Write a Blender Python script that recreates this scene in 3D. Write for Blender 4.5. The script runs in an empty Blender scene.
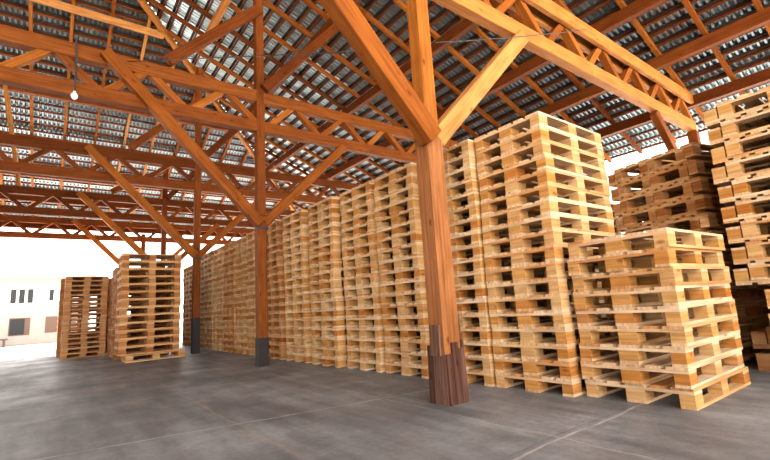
import bpy, math, random
from mathutils import Vector, Matrix
random.seed(7)
sc = bpy.context.scene
C = sc.collection

# ------------------------------------------------------------------ materials
def nm(name):
    m = bpy.data.materials.new(name); m.use_nodes = True
    nt = m.node_tree; b = nt.nodes['Principled BSDF']
    return m, nt, b
def N(nt, t, **k):
    n = nt.nodes.new(t)
    for a, v in k.items(): setattr(n, a, v)
    return n
def ramp(nt, stops):
    r = N(nt, 'ShaderNodeValToRGB'); e = r.color_ramp.elements
    e[0].position, e[0].color = stops[0][0], (*stops[0][1], 1)
    e[1].position, e[1].color = stops[-1][0], (*stops[-1][1], 1)
    for p, c in stops[1:-1]:
        q = e.new(p); q.color = (*c, 1)
    return r
def mix(nt, mode, a, b, fac):
    m = N(nt, 'ShaderNodeMix', data_type='RGBA', blend_type=mode)
    for sock, v in ((m.inputs[0], fac), (m.inputs[6], a), (m.inputs[7], b)):
        if isinstance(v, bpy.types.NodeSocket): nt.links.new(v, sock)
        elif isinstance(v, (int, float)): sock.default_value = v
        else: sock.default_value = (*v, 1)
    return m.outputs[2]
def wood(name, tones, grain=.35, rough=.65, knots=True, split=.0):
    """sawn timber: tone by board, long grain along the board (UV u = metres along it), knots"""
    m, nt, b = nm(name); L = nt.links.new
    uv = N(nt, 'ShaderNodeUVMap'); geo = N(nt, 'ShaderNodeNewGeometry'); oi = N(nt, 'ShaderNodeObjectInfo')
    add = N(nt, 'ShaderNodeMath', operation='ADD'); L(geo.outputs['Random Per Island'], add.inputs[0]); L(oi.outputs['Random'], add.inputs[1])
    fr = N(nt, 'ShaderNodeMath', operation='FRACT'); L(add.outputs[0], fr.inputs[0])
    off = N(nt, 'ShaderNodeMath', operation='MULTIPLY'); L(fr.outputs[0], off.inputs[0]); off.inputs[1].default_value = 57.3
    cx = N(nt, 'ShaderNodeCombineXYZ'); L(off.outputs[0], cx.inputs[0]); L(off.outputs[0], cx.inputs[1])
    va = N(nt, 'ShaderNodeVectorMath', operation='ADD'); L(uv.outputs[0], va.inputs[0]); L(cx.outputs[0], va.inputs[1])
    mp = N(nt, 'ShaderNodeMapping'); mp.inputs['Scale'].default_value = (1.6, 38, 1); L(va.outputs[0], mp.inputs[0])
    no = N(nt, 'ShaderNodeTexNoise'); no.inputs['Scale'].default_value = 1.; no.inputs['Detail'].default_value = 5; L(mp.outputs[0], no.inputs['Vector'])
    rp = ramp(nt, tones); L(fr.outputs[0], rp.inputs[0])
    gr = ramp(nt, [(.3, (1-grain, 1-grain*1.15, 1-grain*1.3)), (.62, (1, 1, 1))]); L(no.outputs[0], gr.inputs[0])
    col = mix(nt, 'MULTIPLY', rp.outputs[0], gr.outputs[0], 1.)
    m2 = N(nt, 'ShaderNodeMapping'); m2.inputs['Scale'].default_value = (2.2, 5, 1); L(va.outputs[0], m2.inputs[0])
    n2 = N(nt, 'ShaderNodeTexNoise'); n2.inputs['Scale'].default_value = 1.3; n2.inputs['Detail'].default_value = 3; L(m2.outputs[0], n2.inputs['Vector'])
    g2 = ramp(nt, [(.33, (.74, .68, .62)), (.6, (1, 1, 1))]); L(n2.outputs[0], g2.inputs[0])
    col = mix(nt, 'MULTIPLY', col, g2.outputs[0], .8)
    if knots:
        m3 = N(nt, 'ShaderNodeMapping'); m3.inputs['Scale'].default_value = (3.2, 7, 1); L(va.outputs[0], m3.inputs[0])
        vo = N(nt, 'ShaderNodeTexVoronoi'); vo.inputs['Scale'].default_value = 1.; L(m3.outputs[0], vo.inputs['Vector'])
        kr = ramp(nt, [(.06, (.42, .25, .14)), (.15, (1, 1, 1))]); L(vo.outputs['Distance'], kr.inputs[0])
        col = mix(nt, 'MULTIPLY', col, kr.outputs[0], .8)
    L(col, b.inputs['Base Color']); b.inputs['Roughness'].default_value = rough
    b.inputs['Specular IOR Level'].default_value = .08
    bp = N(nt, 'ShaderNodeBump'); bp.inputs['Strength'].default_value = .25; bp.inputs['Distance'].default_value = .004
    L(no.outputs[0], bp.inputs['Height']); L(bp.outputs[0], b.inputs['Normal'])
    return m
def plain(name, col, rough=.6, metal=0., var=.0, scale=8):
    m, nt, b = nm(name)
    b.inputs['Roughness'].default_value = rough; b.inputs['Metallic'].default_value = metal
    if var:
        tc = N(nt, 'ShaderNodeTexCoord'); no = N(nt, 'ShaderNodeTexNoise'); no.inputs['Scale'].default_value = scale; no.inputs['Detail'].default_value = 6
        nt.links.new(tc.outputs['Object'], no.inputs['Vector'])
        r = ramp(nt, [(.3, tuple(c*(1-var) for c in col)), (.7, col)]); nt.links.new(no.outputs[0], r.inputs[0])
        nt.links.new(r.outputs[0], b.inputs['Base Color'])
    else: b.inputs['Base Color'].default_value = (*col, 1)
    return m

M_PINE = wood('pine_pallet_wood', [(0, (.54, .24, .08)), (.12, (.64, .38, .17)), (.35, (.70, .47, .27)), (.7, (.73, .53, .35)), (.9, (.58, .28, .10)), (1, (.70, .48, .30))])
M_BLOCK = wood('orange_pallet_block_wood', [(0, (.44, .16, .03)), (.15, (.50, .21, .05)), (.45, (.56, .29, .09)), (.8, (.62, .38, .17)), (1, (.48, .18, .035))])
M_MIDB = wood('tanned_pallet_block_wood', [(0, (.36, .12, .03)), (.5, (.46, .20, .07)), (1, (.52, .27, .12))])
M_MID = wood('tanned_pallet_wood', [(0, (.50, .22, .08)), (.5, (.58, .32, .14)), (1, (.62, .38, .19))])
M_TAN = wood('tan_pallet_wood', [(0, (.58, .25, .08)), (.5, (.66, .36, .15)), (1, (.70, .44, .22))])
M_AGED_SHADE = wood('aged_and_shaded_pallet_wood', [(0, (.34, .13, .05)), (.5, (.42, .19, .08)), (1, (.46, .24, .12))])  # aged pallets; also paints shadow into the lowest pairs at the right edge
M_RED = wood('reddish_pallet_wood', [(0, (.50, .21, .08)), (.5, (.58, .30, .13)), (1, (.62, .36, .18))])
M_BEAM = wood('stained_beam_wood', [(0, (.24, .064, .008)), (.5, (.30, .088, .012)), (1, (.37, .12, .018))], grain=.4)
M_BEAMR = wood('red_stained_beam_wood', [(0, (.12, .028, .004)), (.5, (.155, .038, .006)), (1, (.20, .052, .009))], grain=.4)
M_BEAMD = wood('brown_post_wood', [(0, (.20, .054, .009)), (1, (.25, .073, .013))], grain=.45)
M_BEAML = wood('light_beam_wood', [(0, (.42, .15, .03)), (.5, (.47, .185, .045)), (1, (.53, .235, .07))], grain=.35)
M_BATT = wood('batten_wood', [(0, (.12, .03, .009)), (1, (.22, .06, .015))], knots=False)
M_SHADE = wood('painted_shade', [(0, (.03, .022, .018)), (1, (.06, .035, .025))], knots=False)  # stands in for the shaded band beside each roof batten
M_POST = wood('post_wood', [(0, (.33, .125, .042)), (1, (.37, .15, .055))], grain=.45)
M_SHOE = wood('weathered_cladding', [(0, (.07, .032, .022)), (.6, (.11, .05, .035)), (1, (.17, .09, .065))], grain=.6, rough=.8)
M_SHOEL = wood('splintered_board', [(0, (.17, .09, .06)), (1, (.25, .14, .10))], grain=.6, rough=.8)
M_SHOED = plain('dark_steel_cladding', (.022, .014, .012), .8, 0, .4, 14)
M_IRON = plain('dark_iron', (.05, .045, .045), .5, .7, .3)
M_BLACK = plain('black_rubber', (.02, .02, .02), .6)
M_WHITE = plain('white_lamp_plastic', (.85, .85, .85), .35)

def roof_metal():
    m, nt, b = nm('galvanised_sheet'); L = nt.links.new
    tc = N(nt, 'ShaderNodeTexCoord'); no = N(nt, 'ShaderNodeTexNoise'); no.inputs['Scale'].default_value = 1.4; no.inputs['Detail'].default_value = 4
    L(tc.outputs['Object'], no.inputs['Vector'])
    r = ramp(nt, [(.3, (.27, .33, .36)), (.7, (.42, .49, .52))]); L(no.outputs[0], r.inputs[0]); L(r.outputs[0], b.inputs['Base Color'])
    b.inputs['Metallic'].default_value = .8; b.inputs['Roughness'].default_value = .3
    return m
M_ROOF = roof_metal()

def floor_mat():
    m, nt, b = nm('worn_concrete'); L = nt.links.new
    tc = N(nt, 'ShaderNodeTexCoord'); sep = N(nt, 'ShaderNodeSeparateXYZ')
    def noise(s, d=6, v=None, rgh=.55):
        n = N(nt, 'ShaderNodeTexNoise'); n.inputs['Scale'].default_value = s; n.inputs['Detail'].default_value = d; n.inputs['Roughness'].default_value = rgh
        L(v or tc.outputs['Object'], n.inputs['Vector']); return n.outputs[0]
    def math_(op, a, bb=None):
        n = N(nt, 'ShaderNodeMath', operation=op)
        for i, v in enumerate((a, bb)):
            if v is None: continue
            if isinstance(v, (int, float)): n.inputs[i].default_value = v
            else: L(v, n.inputs[i])
        return n.outputs[0]
    L(tc.outputs['Object'], sep.inputs[0])
    base = ramp(nt, [(.3, (.085, .083, .085)), (.5, (.155, .152, .155)), (.68, (.27, .265, .268))]); L(noise(.9, 8, rgh=.65), base.inputs[0])
    fine = ramp(nt, [(.35, (.8, .8, .8)), (.65, (1.1, 1.1, 1.1))]); L(noise(22, 8, rgh=.75), fine.inputs[0])
    col = mix(nt, 'MULTIPLY', base.outputs[0], fine.outputs[0], 1.)
    # stretched scuffs from tyres
    mp = N(nt, 'ShaderNodeMapping'); mp.inputs['Scale'].default_value = (3.5, .5, 1); mp.inputs['Rotation'].default_value = (0, 0, .5); L(tc.outputs['Object'], mp.inputs[0])
    sc_ = ramp(nt, [(.38, (.68, .67, .67)), (.62, (1.12, 1.12, 1.12))]); L(noise(1.6, 6, mp.outputs[0]), sc_.inputs[0])
    col = mix(nt, 'MULTIPLY', col, sc_.outputs[0], .9)
    wob = math_('MULTIPLY', math_('SUBTRACT', noise(2.2, 4), .5), .10)
    brk = noise(3.1, 5)
    def joint(axis, pos, w, colr, strength, slope=0.):
        nonlocal col
        other = sep.outputs[1-axis]
        d = math_('ABSOLUTE', math_('SUBTRACT', math_('ADD', math_('ADD', sep.outputs[axis], wob), math_('MULTIPLY', other, slope)), pos))
        r = ramp(nt, [(w*.18, (1, 1, 1)), (w*.55, (0, 0, 0))]); L(d, r.inputs[0])
        k = ramp(nt, [(.36, (.15,)*3), (.56, (1,)*3)]); L(brk, k.inputs[0])
        f = math_('MULTIPLY', math_('MULTIPLY', r.outputs[0], k.outputs[0]), strength)
        col = mix(nt, 'MIX', col, colr, f)
    for y, sl in ((.35, 0), (2.0, .16), (4.0, .3), (6.3, .1), (8.6, 0), (10.9, 0)): joint(1, y + (0 if not sl else 0), .028, (.42, .38, .36), .7, sl)
    joint(1, .40, .016, (.05, .05, .05), .6)
    joint(0, -2.4, .03, (.34, .20, .13), .55)
    joint(0, -1.12, .02, (.40, .36, .33), .5)
    joint(0, -5.9, .02, (.36, .33, .32), .3)
    L(col, b.inputs['Base Color'])
    rr = ramp(nt, [(.3, (.42,)*3), (.7, (.7,)*3)]); L(noise(1.3, 5), rr.inputs[0]); L(rr.outputs[0], b.inputs['Roughness'])
    bp = N(nt, 'ShaderNodeBump'); bp.inputs['Strength'].default_value = .3; bp.inputs['Distance'].default_value = .01
    L(noise(14, 8, rgh=.7), bp.inputs['Height']); L(bp.outputs[0], b.inputs['Normal'])
    return m
M_FLOOR = floor_mat()
M_GROUND = plain('pale_yard_paving', (.68, .64, .57), .9, 0, .12, .5)
M_FACADE = plain('cream_render', (.22, .195, .17), .9, 0, .12, 3)
M_TILE = plain('tan_roof_edge', (.62, .42, .28), .8, 0, .2, 5)
M_GLASS = plain('dark_window_glass', (.006, .007, .008), .9)
M_FRAME = plain('white_window_frame', (.75, .75, .73), .5)
M_SHUT = plain('brown_shutter', (.07, .035, .022), .8)

# ------------------------------------------------------------------ mesh helpers
class MB:
    def __init__(s): s.v = []; s.f = []; s.uv = []
    def obox(s, c, ax, ay, az):
        """oriented box: centre and three half-axis vectors; ax is the grain direction"""
        c, ax, ay, az = map(Vector, (c, ax, ay, az)); n = len(s.v)
        for i in (-1, 1):
            for j in (-1, 1):
                for k in (-1, 1): s.v.append(tuple(c+ax*i+ay*j+az*k))
        lx, ly, lz = ax.length*2, ay.length*2, az.length*2
        F = [((0, 4, 5, 1), lx, lz, 0), ((2, 3, 7, 6), lz, lx, 1), ((0, 2, 6, 4), ly, lx, 1), ((1, 5, 7, 3), lx, ly, 0), ((0, 1, 3, 2), lz, ly, 0), ((4, 6, 7, 5), ly, lz, 0)]
        for q, (idx, a, b, sw) in enumerate(F):
            s.f.append(tuple(n+i for i in idx)); o = q*.31
            pts = [(0, 0), (a, 0), (a, b), (0, b)]
            if sw: pts = [(y, x) for x, y in pts]
            s.uv += [(x, y+o) for x, y in pts]
        return s
    def box(s, x0, x1, y0, y1, z0, z1, along=0):
        c = ((x0+x1)/2, (y0+y1)/2, (z0+z1)/2); h = [Vector(((x1-x0)/2, 0, 0)), Vector((0, (y1-y0)/2, 0)), Vector((0, 0, (z1-z0)/2))]
        a = along; return s.obox(c, h[a], h[(a+1) % 3], h[(a+2) % 3])
    def beam(s, p, q, w, h, up=(0, 0, 1)):
        p, q = Vector(p), Vector(q); d = q-p; u = Vector(up); sd = d.cross(u)
        if sd.length < 1e-6: sd = d.cross(Vector((0, 1, 0)))
        sd.normalize(); uu = sd.cross(d).normalized()
        return s.obox((p+q)/2, d/2, sd*w/2, uu*h/2)
    def tube(s, pts, r, n=6):
        b = len(s.v); P = [Vector(p) for p in pts]
        for i, p in enumerate(P):
            d = (P[min(i+1, len(P)-1)]-P[max(i-1, 0)]).normalized()
            a = d.orthogonal().normalized() if i == 0 else (a-d*a.dot(d)).normalized()
            c = d.cross(a)
            for k in range(n):
                t = 2*math.pi*k/n; s.v.append(tuple(p+(a*math.cos(t)+c*math.sin(t))*r))
        for i in range(len(P)-1):
            for k in range(n):
                s.f.append((b+i*n+k, b+i*n+(k+1) % n, b+(i+1)*n+(k+1) % n, b+(i+1)*n+k)); s.uv += [(0, 0)]*4
        s.f.append(tuple(b+k for k in reversed(range(n)))); s.uv += [(0, 0)]*n
        e = b+(len(P)-1)*n; s.f.append(tuple(e+k for k in range(n))); s.uv += [(0, 0)]*n
        return s
    def mesh(s, name, mat):
        me = bpy.data.meshes.new(name); me.from_pydata(s.v, [], s.f)
        u = me.uv_layers.new(name='UVMap'); flat = [c for p in s.uv for c in p]; u.data.foreach_set('uv', flat)
        me.materials.append(mat); me.validate(); me.update(); return me
    def build(s, name, mat, parent=None, bevel=0, smooth=False):
        o = bpy.data.objects.new(name, s.mesh(name, mat)); C.objects.link(o)
        if parent: o.parent = parent
        if bevel:
            b = o.modifiers.new('b', 'BEVEL'); b.width = bevel; b.segments = 1; b.limit_method = 'ANGLE'
        if smooth:
            for p in o.data.polygons: p.use_smooth = True
        return o
def tag(o, label=None, cat=None, group=None, kind=None):
    for k, v in (('label', label), ('category', cat), ('group', group), ('kind', kind)):
        if v: o[k] = v
    return o
def empty(name, loc=(0, 0, 0), rz=0):
    o = bpy.data.objects.new(name, None); o.location = loc; o.rotation_euler = (0, 0, rz); o.empty_display_size = .1; C.objects.link(o); return o

# ------------------------------------------------------------------ building frame data
X_E, Z_E, SL = 6.9, 4.80, .40          # eave line, height of the rafter underside there, roof slope
Y_E = 18.7                             # far eave
Y_N = -5.2                             # near gable end
X_R = -4.7                             # ridge
X_W = 2*X_R-X_E
BAY = 4.285; PX = -.835; PY = [1.575+BAY*i for i in range(5)]
def zr(x): return Z_E+SL*(X_E-x)
def zh(y): return Z_E+SL*(Y_E-y)
OVX = 1.35; OV = .75                               # overhang

# ------------------------------------------------------------------ floor and ground
fl = MB().box(-16.6, 7.6, -6, 19.6, -.12, 0).build('floor', M_FLOOR); tag(fl, kind='structure')
gr = MB().box(-90, 90, -70, 110, -.30, -.121).build('ground', M_GROUND); tag(gr, kind='structure')
# the sunlit yard reaches the slab edge
# ------------------------------------------------------------------ roof planes
def roof_plane(name, a0, a1, hi_fn, lo, eave_u, axis, zfn, sgn):
    """axis 0: corrugations run along X (slope in X) and repeat along Y; axis 1 the other way"""
    root = empty(name); tag(root, kind='structure')
    amp, pitch = .023, .105
    mb = MB(); n = int((a1-a0)/pitch*6)
    prof = []
    for i in range(n+1):
        a = a0+(a1-a0)*i/n
        prof.append((a, amp*(1 if (i % 6) in (0, 1, 5) else -1)))
    lo_u = lo
    def P(a, u, dz):
        z = zfn(u)+.165+dz
        return (u, a, z) if axis == 0 else (a, u, z)
    for (a, dz) in prof:
        mb.v.append(P(a, lo_u, dz)); mb.v.append(P(a, hi_fn(a), dz))
    for i in range(n):
        b = 2*i; mb.f.append((b, b+2, b+3, b+1)); mb.uv += [(0, 0)]*4
    sh = mb.build('corrugated_sheet', M_ROOF, root)
    so = sh.modifiers.new('t', 'SOLIDIFY'); so.thickness = .003; so.offset = 1
    return root
def clampx(y):  # upper (ridge or hip) limit in x on the right slope for a given y
    return max(X_R, X_E-(Y_E-y)) if y > Y_E-(X_E-X_R) else X_R
hipy = lambda x: Y_E-min(abs(X_E-x), abs(x-X_W))
R_ = roof_plane('ceiling', Y_N, Y_E+OV, lambda y: max(X_R, X_E-(Y_E-y)), X_E+OVX, None, 0, zr, 1)
H_ = roof_plane('ceiling', X_W-OV, X_E+OV, lambda x: hipy(x) if X_W < x < X_E else (Y_E+min(x-X_E, OV) if x > X_E else Y_E+min(X_W-x, OV)), Y_E+OV, None, 1, zh, 1)
zl = lambda x: Z_E+SL*(x-X_W)
L_ = roof_plane('ceiling', Y_N, Y_E+OV, lambda y: min(X_R, X_W+(Y_E-y)), X_W-OV, None, 0, zl, 1)

# rafters: right slope
RS = .78
def rafter(root, p, q, mat=M_BEAM): MB().beam(p, q, .07, .10).build('rafter', mat, root)
y = .75-RS*5
while y < Y_E+.5:
    u = max(X_R, X_E-(Y_E-y)) if y > 7.1 else X_R
    if X_E+OV-u > .5:
        rafter(R_, (X_E+OVX-.05, y, zr(X_E+OVX-.05)+.05), (u, y, zr(u)+.05), random.choice((M_BEAM, M_BEAMR, M_BEAM)))
    y += RS
x = -4.43-RS*6
while x < X_E+.3:
    yy = hipy(x)
    if Y_E+OV-yy > .5:
        rafter(H_, (x, Y_E+OV-.05, zh(Y_E+OV-.05)+.05), (x, yy, zh(yy)+.05), random.choice((M_BEAM, M_BEAML, M_BEAM)))
    x += RS
y = .75-RS*5
while y < Y_E+.5:
    u = min(X_R, X_W+(Y_E-y))
    if y < 14 and u-X_W > .5: rafter(L_, (X_W-OV+.05, y, zl(X_W-OV+.05)+.05), (u, y, zl(u)+.05))
    y += RS
# hip rafter
MB().beam((X_E+OV, Y_E+OV, zr(X_E+OV)-.02), (X_R, Y_E-(X_E-X_R), zr(X_R)-.02), .10, .16).build('hip_rafter', M_BEAML, H_)
MB().beam((X_R, Y_N, zr(X_R)+.0), (X_R, Y_E-(X_E-X_R), zr(X_R)+.0), .12, .2).build('ridge_beam', M_BEAMR, R_)
# battens, with dark strips that paint in the shade beside them
BS = .272
mbb = MB(); mbs = MB(); u = X_E+OVX-.06
while u > X_R:
    ye = min(Y_E+OV, Y_E-(X_E-u)) if u < X_E else Y_E+OV
    mbb.beam((u, Y_N, zr(u)+.122), (u, ye, zr(u)+.122), .045, .044, up=(SL, 0, 1))
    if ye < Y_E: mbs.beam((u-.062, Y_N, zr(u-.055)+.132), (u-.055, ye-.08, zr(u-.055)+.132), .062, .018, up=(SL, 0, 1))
    u -= BS
mbb.build('roof_battens', M_BATT, R_); mbs.build('shade_strips', M_SHADE, R_)
mbb = MB(); mbs = MB(); v = Y_E+OV-.06
while v > Y_E-(X_E-X_R)+.1:
    d = max(Y_E-v, -OV)
    mbb.beam((X_W+d, v, zh(v)+.122), (X_E-d, v, zh(v)+.122), .045, .044, up=(0, SL, 1))
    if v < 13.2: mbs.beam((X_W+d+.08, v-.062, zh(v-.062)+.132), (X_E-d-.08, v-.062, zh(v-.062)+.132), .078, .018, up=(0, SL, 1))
    v -= BS
mbb.build('roof_battens', M_BATT, H_); mbs.build('shade_strips', M_SHADE, H_)
mbb = MB(); u = X_W-OV+.06
while u < X_R:
    ye = Y_E-(u-X_W)
    mbb.beam((u, Y_N, zl(u)+.125), (u, ye, zl(u)+.125), .052, .048, up=(-SL, 0, 1)); u += BS
mbb.build('roof_battens', M_BATT, L_)

wl = MB().box(-16.35, -16.25, Y_N, 19.4, 0, 4.5).build('wall_left_added', M_BEAMR); tag(wl, kind='structure')  # unseen wall, added to cut the light from the left
# ------------------------------------------------------------------ purlins
ORD = ['zeroth', 'first', 'second', 'third', 'fourth', 'fifth', 'sixth', 'seventh', 'eighth', 'ninth', 'tenth', 'eleventh', 'twelfth', 'thirteenth', 'fourteenth', 'fifteenth', 'sixteenth', 'seventeenth', 'eighteenth', 'nineteenth', 'twentieth']
PUR = [(6.9, 'lowest, at the eave above the rearmost pallets'), (5.6, 'second up from the right eave'), (4.3, 'third up from the right eave'), (2.75, 'fourth up from the right eave'),
       (.95, 'fifth up from the right eave'), (-.9, 'highest, carried by the main posts')]
for i, (px, lb) in enumerate(PUR):
    ye = Y_E-(X_E-px); h = .22 if i < 5 else .16
    o = MB().beam((px, Y_N, zr(px)-h/2), (px, min(ye, 9.7 if i == 5 else 99), zr(px)-h/2), .13, h).build('purlin', M_BEAML if i == 5 else M_BEAMR, None)
    tag(o, 'long dark purlin under the right roof slope, '+lb, 'beam', 'purlins of the right roof slope')
HP = [(6.9, 'lowest, along the far eave'), (5.6, 'second up from the eave'), (4.3, 'third up from the eave'), (2.75, 'fourth up from the eave'), (.95, 'fifth up from the eave'), (-1.65, 'brightest and highest, near the top left')]
for i, (px, lb) in enumerate(HP):
    yy = Y_E-(X_E-px)+(.32 if i == 0 else 0); h = .2 if i < 5 else .13
    x0 = max(X_W+(X_E-px), -11)
    o = MB().beam((x0, yy, zh(yy)-h/2-.001), (px-.07, yy, zh(yy)-h/2-.001), .13, h).build('purlin', M_BEAMR if i < 5 else M_BEAML, None)
    tag(o, 'crosswise purlin under the far hipped roof end, '+lb, 'beam', 'purlins of the far roof end')

# ------------------------------------------------------------------ trusses
TL = [(4.05, 4.26), (4.62, 4.84)]
TN = ['nearest parallel chord truss, bright orange, running above the tall pallets', 'second parallel chord truss from the viewer, crossing the middle post', 'third parallel chord truss, crossing the next post back',
      'fourth parallel chord truss back, dark against the white light', 'farthest parallel chord truss, at the open far eave']
XL = -8.57
for i, y in enumerate(PY):
    t = empty('roof_truss', (PX, y, 4.05)); t.rotation_euler = (0, 0, 0)
    tag(t, TN[i], 'truss', 'parallel chord roof trusses')
    m = M_BEAML if i == 0 else (M_BEAMD if i == 1 else M_BEAMR)
    def loc(p): return (p[0]-PX, p[1]-y, p[2]-4.05)
    xr = X_E+.05
    w = .138
    for (z0, z1), n_ in zip(TL, ('lower_chord', 'upper_chord')):
        mb = MB()
        if n_ == 'upper_chord' and i == 0:
            mb.beam(loc((XL, y-.10, (z0+z1)/2)), loc((xr, y-.10, (z0+z1)/2)), .07, z1-z0)
            mb.beam(loc((XL, y+.10, (z0+z1)/2)), loc((xr, y+.10, (z0+z1)/2)), .07, z1-z0)
        else: mb.beam(loc((XL, y, (z0+z1)/2)), loc((xr, y, (z0+z1)/2)), w, z1-z0)
        mb.build(n_, m, t, bevel=.008)
    # web, zigzag with a pitch of 1.2 m mirrored about the post line
    webs = []
    for k in range(7):
        a = -.70+1.09*k; webs += [(a+.03, a+.515, 0), (a+.575, a+1.06, 1)]
    for k in range(6):
        a = -.86-1.185*k; webs += [(a-.03, a-.56, 0), (a-.62, a-1.155, 1)]
    for (a, b, up) in webs:
        if b > X_E or b < XL: continue
        za, zb = (4.20, 4.68) if not up else (4.68, 4.20)
        MB().beam(loc((a, y, za)), loc((b, y, zb)), .10, .105, up=(0, 1, 0)).build('web_brace', M_BEAM if i < 2 else M_BEAMR, t)

# ------------------------------------------------------------------ posts
PN = ['near square timber post in front of the pallets with splintered brown cladding', 'middle timber post with a dark steel clad foot', 'third timber post back, at the left end of the pallet row', 'timber post seen behind the left tall pallet stack', 'farthest timber post, under the open far eave']
for i, y in enumerate(PY):
    t = empty('timber_post', (PX, y, 0)); tag(t, PN[i], 'post', 'main timber posts')
    w = .195 if i == 0 else .162
    zt = min(zr(PX)-(.17 if y < 10 else .4), zh(y)-(.24 if i < 2 else .42))
    MB().beam((0, 0, .0), (0, 0, 2.52), w, w).build('lower_post', M_POST if i == 0 else M_BEAMD, t, bevel=.012)
    mb = MB().beam((0, .0, 2.525), (0, .0, zt), (.16, .15)[i > 0], (.16, .15)[i > 0], up=(0, 1, 0)); mb.build('upper_post', M_BEAM if i == 0 else M_BEAMR, t, bevel=.01)
    kw = .15
    # knee braces in the truss plane
    zx = 4.8 if i else 4.6
    dz = zx-2.41
    MB().beam((-.05, -.085-kw/2+.06, 2.36), (-dz-.0, -.085-kw/2+.06, zx+.0), (.20 if i == 0 else .17), .15, up=(0, 1, 0)).build('knee_brace', M_BEAM, t, bevel=.008)
    MB().beam((.05, -.03, 2.38), (1.74, -.03, 4.08), (.18 if i == 0 else .15), .14, up=(0, 1, 0)).build('knee_brace', M_BEAML if i == 0 else M_BEAM, t, bevel=.008)
    # struts above the truss
    zs = min(6.45, zt-.25)
    if zt > 5.3: MB().beam((-1.55, -.13, zs-1.55 if zs-1.55 > 4.9 else 4.9), (-.03, -.13, zs), .17, .12, up=(0, 1, 0)).build('upper_strut', M_BEAMR, t, bevel=.006)
    if i > 0:
        xe = .9-PX; ze = 6.8
        lim = zh(y)-.35
        if ze > lim: xe = xe*(lim-4.9)/(ze-4.9); ze = lim
        if ze > 5.2: MB().beam((.05, -.12, 4.86), (xe, -.12, ze), .17, .12, up=(0, 1, 0)).build('upper_strut', M_BEAMR, t, bevel=.006)
    # foot cladding
    if i == 0:
        mb = MB(); rnd = random.Random(3)
        for s in range(4):
            for k in range(3):
                o_ = (k-1)*.075; ht = .50+rnd.uniform(-.16, .14); d = w/2+.008; fl_ = .0
                c = (o_, -d) if s == 0 else ((d, o_) if s == 1 else ((o_, d) if s == 2 else (-d, o_)))
                nx, ny = (0, -1) if s == 0 else ((1, 0) if s == 1 else ((0, 1) if s == 2 else (-1, 0)))
                p0 = (c[0]+nx*.010, c[1]+ny*.010, 0); p1 = (c[0], c[1], ht)
                mb.beam(p0, p1, .07 if nx == 0 else .026, .026 if nx == 0 else .07, up=(0, 1, 0))
        mb.build('foot_cladding', M_SHOE, t)
        for sx in (-1, 1):
            MB().beam((sx*(w/2+.03), -.01, .40), (sx*(w/2+.022), -.01, .70+.04*sx), .12, .022, up=(1, 0, 0)).build('splice_board', M_SHOEL, t)
    else:
        MB().beam((0, 0, 0), (0, 0, (.46, .85, .8, .8)[i-1]), w+.012, w+.012).build('foot_cladding', M_SHOED, t, bevel=.01)
    # bolted bracket at the knee
    if i: MB().box(-.10, .10, -w/2-.010, -w/2-.001, 2.27, 2.31).build('iron_bracket', M_IRON, t)
# posts under the right eave
for i, y in enumerate(PY[:3]):
    t = empty('eave_post', (X_E, y, 0)); tag(t, ['right eave post with a sloping brace, above the rearmost pallets', 'second eave post, behind the long pallet row', 'third eave post, far behind the long pallet row'][i], 'post', 'eave posts')
    MB().beam((0, 0, 0), (0, 0, 4.05), .18, .18, up=(0, 1, 0)).build('shaft', M_BEAMR, t, bevel=.01)
    MB().beam((-.08, 0, 2.2), (-1.95, 0, 4.03), .17, .12, up=(0, 1, 0)).build('knee_brace', M_BEAMR, t, bevel=.008)

# ------------------------------------------------------------------ loose struts seen high up
def strut(p, q, w, label, mat=M_BEAML):
    o = MB().beam(p, q, w, w).build('roof_strut', mat, None); tag(o, label, 'beam')
strut((-4.95, 12.6, zh(12.6)-.10), (-4.62, 14.6, 4.9), .09, 'thin pale leaning strut high at the left edge of the roof')

# ------------------------------------------------------------------ pallets
def pallet_meshes(L, W, yb, deck, bh, t, n_deck, flip=False, mat=M_PINE, tag_=''):
    """returns ordered (name, mesh) list; local origin at the centre of the underside. yb: block (y0, y1) list"""
    parts = []
    z1, z2, z3, z4 = t, t+bh, t*2+bh, t*3+bh
    H = z4
    def Z(a, b): return (H-b, H-a) if flip else (a, b)
    xb = [(-L/2, -L/2+.145), (-.0725, .0725), (L/2-.145, L/2)]
    mb = MB()
    for (a, b) in deck: mb.box(-L/2, L/2, a-W/2, b-W/2, *Z(z3+.0005, z4), along=0)
    parts.append(('deck', mb))
    for (a, b) in xb: parts.append(('stringer_board', MB().box(a, b, -W/2, W/2, *Z(z2+.0005, z3), along=1)))
    for (c, d) in yb:
        for (a, b) in xb: parts.append(('block', MB().box(a+.002, b-.002, c-W/2+.001, d-W/2-.001, *Z(z1+.0005, z2), along=1)))
    for (c, d) in yb: parts.append(('bottom_board', MB().box(-L/2, L/2, c-W/2, d-W/2, *Z(0, z1), along=0)))
    mb_ = {M_PINE: M_BLOCK, M_TAN: M_MIDB, M_MID: M_MIDB, M_AGED_SHADE: M_MIDB}.get(mat, mat)
    return [(n, m.mesh(n, mb_ if n == 'block' else mat)) for n, m in parts], H
def joined(parts, mat):
    mb = MB(); mi = []
    for n, me in parts:
        mi += [1 if n == 'block' else 0]*len(me.polygons)
        o = len(mb.v); mb.v += [tuple(v.co) for v in me.vertices]
        mb.f += [tuple(o+i for i in p.vertices) for p in me.polygons]
        mb.uv += [tuple(d.uv) for d in me.uv_layers[0].data]
    out = mb.mesh('pallet', mat); out.materials.append(parts[4][1].materials[0])
    out.polygons.foreach_set('material_index', mi); return out
EU_Y = [(0, .1), (.3275, .4725), (.7, .8)]
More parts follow.
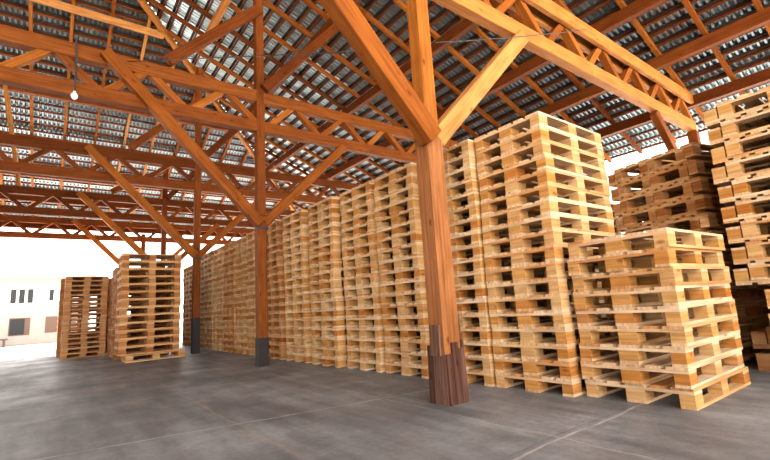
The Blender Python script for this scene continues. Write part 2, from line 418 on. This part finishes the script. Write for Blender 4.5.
EU_D = [(0, .145), (.186, .286), (.3275, .4725), (.514, .614), (.655, .8)]
KINDS = {}
def kind(key, *a, **k):
    p, H = pallet_meshes(*a, **k); KINDS[key] = (p, joined(p, k.get('mat', M_PINE)), H, {})
kind('euro', 1.2, .8, EU_Y, EU_D, .078, .022, 5)
kind('euro_aged', 1.2, .8, EU_Y, EU_D, .078, .022, 5, mat=M_AGED_SHADE)
kind('tall_aged', 1.2, .8, EU_Y, EU_D, .099, .023, 5, mat=M_TAN)
kind('base_aged', 1.17, .8, EU_Y, EU_D, .078, .022, 5, mat=M_PINE)
kind('euro_tan', 1.2, .8, EU_Y, EU_D, .078, .022, 5, mat=M_TAN)
kind('small_red', .96, .8, EU_Y, EU_D, .065, .020, 5, mat=M_RED)
def deckrow(W, n, g): 
    w = (W-g*(n-1))/n; return [(i*(w+g), i*(w+g)+w) for i in range(n)]
# interlocked pairs: one upright, one upside down, sharing one block height
for key, W, b, nd, mat in (('big', 1.15, .112, 7, M_PINE), ('mid', 1.06, .10, 6, M_TAN), ('old', 1.15, .112, 7, M_AGED_SHADE)):  # 'old' is the darker pair that paints in shadow at the right edge
    yb = [(0, b), (W/2-b/2, W/2+b/2), (W-b, W)]
    LL = 1.0 if key != 'mid' else 1.2
    kind(key+'_up', LL, W, yb, deckrow(W, nd, .045), .096, .022, nd, mat=mat)
    kind(key+'_down', LL, W, yb, deckrow(W, nd, .045), .096, .022, nd, flip=True, mat=mat)
def place(key, x, y, z, rz, label, group, parts=True, name='wooden_pallet'):
    pp, me, H, first = KINDS[key]
    if not parts:
        o = bpy.data.objects.new(name, me); C.objects.link(o)
        o.location = (x, y, z); o.rotation_euler = (0, 0, rz)
        return tag(o, label, 'pallet', group)
    if 'root' not in first:
        r = empty(name); first['root'] = r; first['ch'] = []
        for n, m in pp:
            c = bpy.data.objects.new(n, m); C.objects.link(c); c.parent = r; first['ch'].append(c)
    else:
        r = first['root'].copy(); C.objects.link(r)
        for c0 in first['ch']:
            c = c0.copy(); C.objects.link(c); c.parent = r
    r.location = (x, y, z); r.rotation_euler = (0, 0, rz)
    return tag(r, label, 'pallet', group)

# long row of tall stacks: front faces along x = XF, stacks one behind the other in y
ROW = [(-.105, .855, 18), (-.12, 1.69, 18), (-.16, 2.59, 18), (-.20, 3.46, 18), (-.25, 4.41, 18), (-.27, 5.40, 18), (-.28, 6.38, 18), (-.28, 7.26, 18), (-.28, 8.09, 18), (-.29, 8.93, 18), (-.30, 9.78, 18), (-.31, 10.62, 18), (-.30, 11.48, 18), (-.30, 12.36, 17), (-.30, 13.2, 17)]
rnd = random.Random(11); far = []
for s, (xf, y0, n) in enumerate(ROW):
    lx, ly = (.08, .025) if s == 0 else (rnd.uniform(-.02, .03), rnd.uniform(.02, .035))
    jj = .007 if s < 2 else .010
    wx = 0
    for k in range(n):
        t = k/(n-1); wx = .7*wx+rnd.uniform(-jj, jj)*1.3
        x = xf+.6+lx*t+wx; y = y0+.4+ly*t+rnd.uniform(-jj, jj)*.8; rz = rnd.uniform(-.009, .009)
        if s >= 11: far.append((x, y, k*.144, rz)); continue
        place('euro_tan' if s in (6, 9) else 'euro', x, y, k*.1442, rz, 'pine pallet %s from the floor in long row\'s %s stack from the right' % (ORD[k+1], ORD[s+1]),
              'pallets in the %s stack of the long row' % ORD[s+1], parts=(s < 6))
# the far end of the row, beyond the three hundred that show largest
REST = MB(); RMI = []; RM = [M_PINE, M_BLOCK, M_AGED_SHADE, M_MIDB, M_RED, M_TAN]
def lump(me, x, y, z, rz):
    o = len(REST.v); mt = Matrix.Translation((x, y, z)) @ Matrix.Rotation(rz, 4, 'Z')
    REST.v += [tuple(mt @ v.co) for v in me.vertices]; REST.f += [tuple(o+i for i in p.vertices) for p in me.polygons]; REST.uv += [tuple(d.uv) for d in me.uv_layers[0].data]
    RMI.extend(RM.index(me.materials[p.material_index]) for p in me.polygons)
for (x, y, z, rz) in far: lump(KINDS['euro'][1], x, y, z, rz)

# short near stack
jx = [0, -.02, -.01, -.005, .0, -.005, .005, -.015, .0]; jy = [0, .012, .006, -.004, .0, .006, -.004, .012, -.008]
for k in range(9):
    rz = -.016+(.006 if k % 2 else -.004)
    place('euro', .6+jx[k]*1.2, .385+jy[k]*.9, k*.1442, rz, 'pale pine pallet %s from the floor in the short stack nearest the viewer' % ORD[k+1], 'pallets in the short near stack')
# right stack of interlocked pairs (large pallets)
HP_ = KINDS['big_up'][2]+.022*2+.002; BX = 1.75; NPAIR = 13
rnd = random.Random(5)
for k in range(NPAIR):
    sh = -.44 if k in (2, 3) else (.20 if k < 2 else 0); dy = -.30 if k in (2, 3) else 0
    jx_, jy_ = rnd.uniform(-.015, .015), rnd.uniform(-.015, .015)
    for q, key in enumerate(('big_down', 'big_up') if k > 1 else ('old_down', 'old_up')):  # two lowest pairs get darker wood in place of the shadow on them
        off = -.124 if q else 0
        z = k*HP_+(.0455 if q else 0)
        place(key, BX+.5+sh+jx_, .08-.575+off+jy_+dy, z, 0, '%s large pallet of %s interlocked pair up, stack at the right edge' % ('upright' if q else 'upside down', ORD[k+1]), 'pallets in the right edge stack')
HM = KINDS['mid_up'][2]+.022*2+.002
for k in range(12):
    jx_, jy_ = rnd.uniform(-.015, .015), rnd.uniform(-.012, .012)
    for q, key in enumerate(('mid_down', 'mid_up')):
        off = .108 if q else 0
        yw = -.27; lx_, ly_ = .6+jx_, -.53-off+jy_
        ca, sa = math.cos(yw), math.sin(yw)
        place(key, 2.49+ca*lx_-sa*ly_, 1.45+sa*lx_+ca*ly_, k*HM+(.0455 if q else 0), yw, '%s brown pallet of %s interlocked pair up, rear stack behind short stack' % ('upright' if q else 'upside down', ORD[k+1]), 'pallets in the brown rear stack')
# left stacks
rnd = random.Random(21)
place('base_aged', -1.775, 9.55+.4, 0, 0, 'pine pallet sticking out at the foot of the left tall stack', 'pallets in the left tall stack')
hh = KINDS['tall_aged'][2]
for k in range(13):
    place('tall_aged', -1.875+rnd.uniform(-.012, .012), 9.72+.4+.01*rnd.uniform(-1, 1), .1445+k*(hh+.0005), rnd.uniform(-.01, .01), 'pine pallet %s above the jutting foot pallet in left tall stack' % ORD[k+1], 'pallets in the left tall stack')
for k in range(17):
    place('small_red', -2.94+rnd.uniform(-.01, .01), 12.9+.4+rnd.uniform(-.01, .01), k*.1252, rnd.uniform(-.01, .01), 'reddish pallet %s from the floor in the far left stack' % ORD[k+1], 'pallets in the far left stack', parts=False)
me = KINDS['euro_aged'][1]
for y0, n, x0 in ((11.0, 15, -2.46), (11.95, 14, -2.44)):
    for k in range(n): lump(me, x0+.6+rnd.uniform(-.01, .01), y0+.4, k*.1442, rnd.uniform(-.01, .01))
for k in range(15): lump(me, -2.9, 14.4, k*.1442, 0)
for k in range(17): lump(KINDS['small_red'][1], -2.85, 15.5, k*.1252, 0)
for k in range(12): lump(KINDS['tall_aged'][1], -2.9, 16.6, k*.1685, 0)
for k in range(7): lump(me, -1.05, 15.9, k*.1442, rnd.uniform(-.01, .01))

# mostly unseen rows, added to block light behind the front row and at right
me = KINDS['euro'][1]; rnd = random.Random(33)
for r0 in range(13):
    for k in range(17): lump(me, 1.85+rnd.uniform(-.01, .01), 2.15+r0*.88, k*.1442, 0)
me = KINDS['euro_aged'][1]
for r0 in range(4):
    for k in range(18): lump(me, 2.5+rnd.uniform(-.01, .01), -2.0-r0*.87, k*.1442, 0)
for k in range(17): lump(me, 3.75, -.45, k*.1442, 0); lump(me, 3.75, -1.4, k*.1442, 0); lump(me, 4.6, 2.75, k*.1442, 0); lump(me, 4.6, 3.65, k*.1442, 0); lump(me, 4.45, .5, k*.1442, 0); lump(me, 4.45, 1.4, k*.1442, 0)

fo = REST.build('far_and_unseen_pallets', RM[0], None)
for m_ in RM[1:]: fo.data.materials.append(m_)
fo.data.polygons.foreach_set('material_index', RMI)
tag(fo, 'remaining pallet stacks, far end of long row, half hidden stacks and added unseen rows', 'pallets', kind='stuff')

# ------------------------------------------------------------------ wires and lamp
def wire(pts, r, name, label, cat='cable'):
    o = MB().tube(pts, r).build(name, M_BLACK, None, smooth=True); return tag(o, label, cat)
def sag(p, q, s, n=10):
    p, q = Vector(p), Vector(q); return [tuple(p.lerp(q, t/n)-Vector((0, 0, s*4*(t/n)*(1-t/n)))) for t in range(n+1)]
wire(sag((-2.93, 5.76, 4.74), (-1.70, 1.50, 2.99), .0), .006, 'power_cable', 'thin black cable from the second truss to the near post brace')
wire(sag((-.76, 1.44, 3.37), (2.39, 1.40, 4.66), .02), .006, 'power_cable', 'thin black cable rising from the near post to the nearest truss')
lamp = empty('hanging_lamp', (-3.55, 5.72, 4.0)); tag(lamp, 'small white lamp hanging on a black cord below the second truss', 'lamp')
MB().tube([(0.0, .0, .06), (.0, .02, .45), (-.02, .0, .88)], .012).build('cord', M_BLACK, lamp)
b = MB(); rings = [(.0, .020), (-.01, .045), (-.035, .055), (-.07, .05), (-.095, .025)]
base = 0; n = 12
for z, r in [(.065, .02), (.04, .022)]+[(z_+.04, r_) for z_, r_ in rings]:
    for k in range(n): b.v.append((.75*r*math.cos(2*math.pi*k/n), .75*r*math.sin(2*math.pi*k/n), z))
for i in range(6):
    for k in range(n): b.f.append((i*n+k, (i+1)*n+k, (i+1)*n+(k+1) % n, i*n+(k+1) % n)); b.uv += [(0, 0)]*4
b.f.append(tuple(reversed([6*n+k for k in range(n)]))); b.uv += [(0, 0)]*n
b.f.append(tuple(range(n))); b.uv += [(0, 0)]*n
b.build('bulb', M_WHITE, lamp, smooth=True)

# ------------------------------------------------------------------ building across the yard
BY = 32.0
bl = empty('yard_building', (-8, BY, 0)); tag(bl, 'pale two storey building across the bright yard, seen at the left', 'building')
def bb(name, x0, x1, z0, z1, mat, parent=bl, d0=-.02, d1=.05, ):
    return MB().box(x0+8, x1+8, d0, d1, z0, z1).build(name, mat, parent)
MB().box(-8, 6.2, 0, 8, -.1, 3.75).build('wall', M_FACADE, bl)
MB().box(-8.2, 6.4, -.25, 8.2, 3.75, 3.87).build('roof', M_TILE, bl)
for j, x in enumerate((-5.55, -5.17, -4.78)):
    f = bb('window', x-.15, x+.15, 2.27, 3.13, M_FRAME); bb('pane', x-.13, x+.13, 2.29, 3.11, M_GLASS, f, -.04, -.015)
f = bb('window', -3.95, -3.4, 2.35, 3.1, M_FRAME); bb('pane', -3.9, -3.68, 2.4, 3.05, M_GLASS, f, -.04, -.015)
f = bb('garage_door', -5.65, -4.7, .45, 1.45, M_SHUT); bb('pane', -5.6, -4.95, .5, 1.4, M_GLASS, f, -.04, -.015)
bb('shutter', -4.0, -2.4, .5, 1.45, M_SHUT)
MB().box(.4, 2.4, -.9, -.5, .25, .33).box(.5, .6, -.85, -.55, -.11, .25).box(2.2, 2.3, -.85, -.55, -.11, .25).build('bench', M_SHUT, bl)

# ------------------------------------------------------------------ light, camera
w = bpy.data.worlds.new('World'); sc.world = w; w.use_nodes = True
bg = w.node_tree.nodes['Background']; bg.inputs[0].default_value = (1, .975, .94, 1); bg.inputs[1].default_value = 1.45
sun = bpy.data.lights.new('sun', 'SUN'); sun.energy = 16.0; sun.angle = .01; sun.color = (1, .93, .82)
so = bpy.data.objects.new('sun', sun); C.objects.link(so)
d = Vector((.75, -.85, -.92)); so.rotation_euler = d.to_track_quat('-Z', 'Y').to_euler()

cam = bpy.data.cameras.new('camera'); co = bpy.data.objects.new('camera', cam); C.objects.link(co); sc.camera = co
f, yaw, pitch, roll = 431.12, .6563, .1732, -.0624
cam.sensor_width = 36; cam.lens = f/770*36; cam.clip_end = 500
cy, sy, cp, sp = math.cos(yaw), math.sin(yaw), math.cos(pitch), math.sin(pitch)
D = Vector((sy*cp, cy*cp, sp)); r = Vector((cy, -sy, 0)); u = r.cross(D)
r2 = r*math.cos(roll)+u*math.sin(roll); u2 = -r*math.sin(roll)+u*math.cos(roll)
co.matrix_world = Matrix(((r2.x, u2.x, -D.x, -3.6052), (r2.y, u2.y, -D.y, -1.2558), (r2.z, u2.z, -D.z, .8526), (0, 0, 0, 1)))

sc.view_settings.view_transform = 'Standard'; sc.view_settings.look = 'None'; sc.view_settings.gamma = 1
sc.view_settings.use_curve_mapping = False; sc.view_settings.exposure = 2.4
sc.cycles.max_bounces = 10; sc.cycles.diffuse_bounces = 2
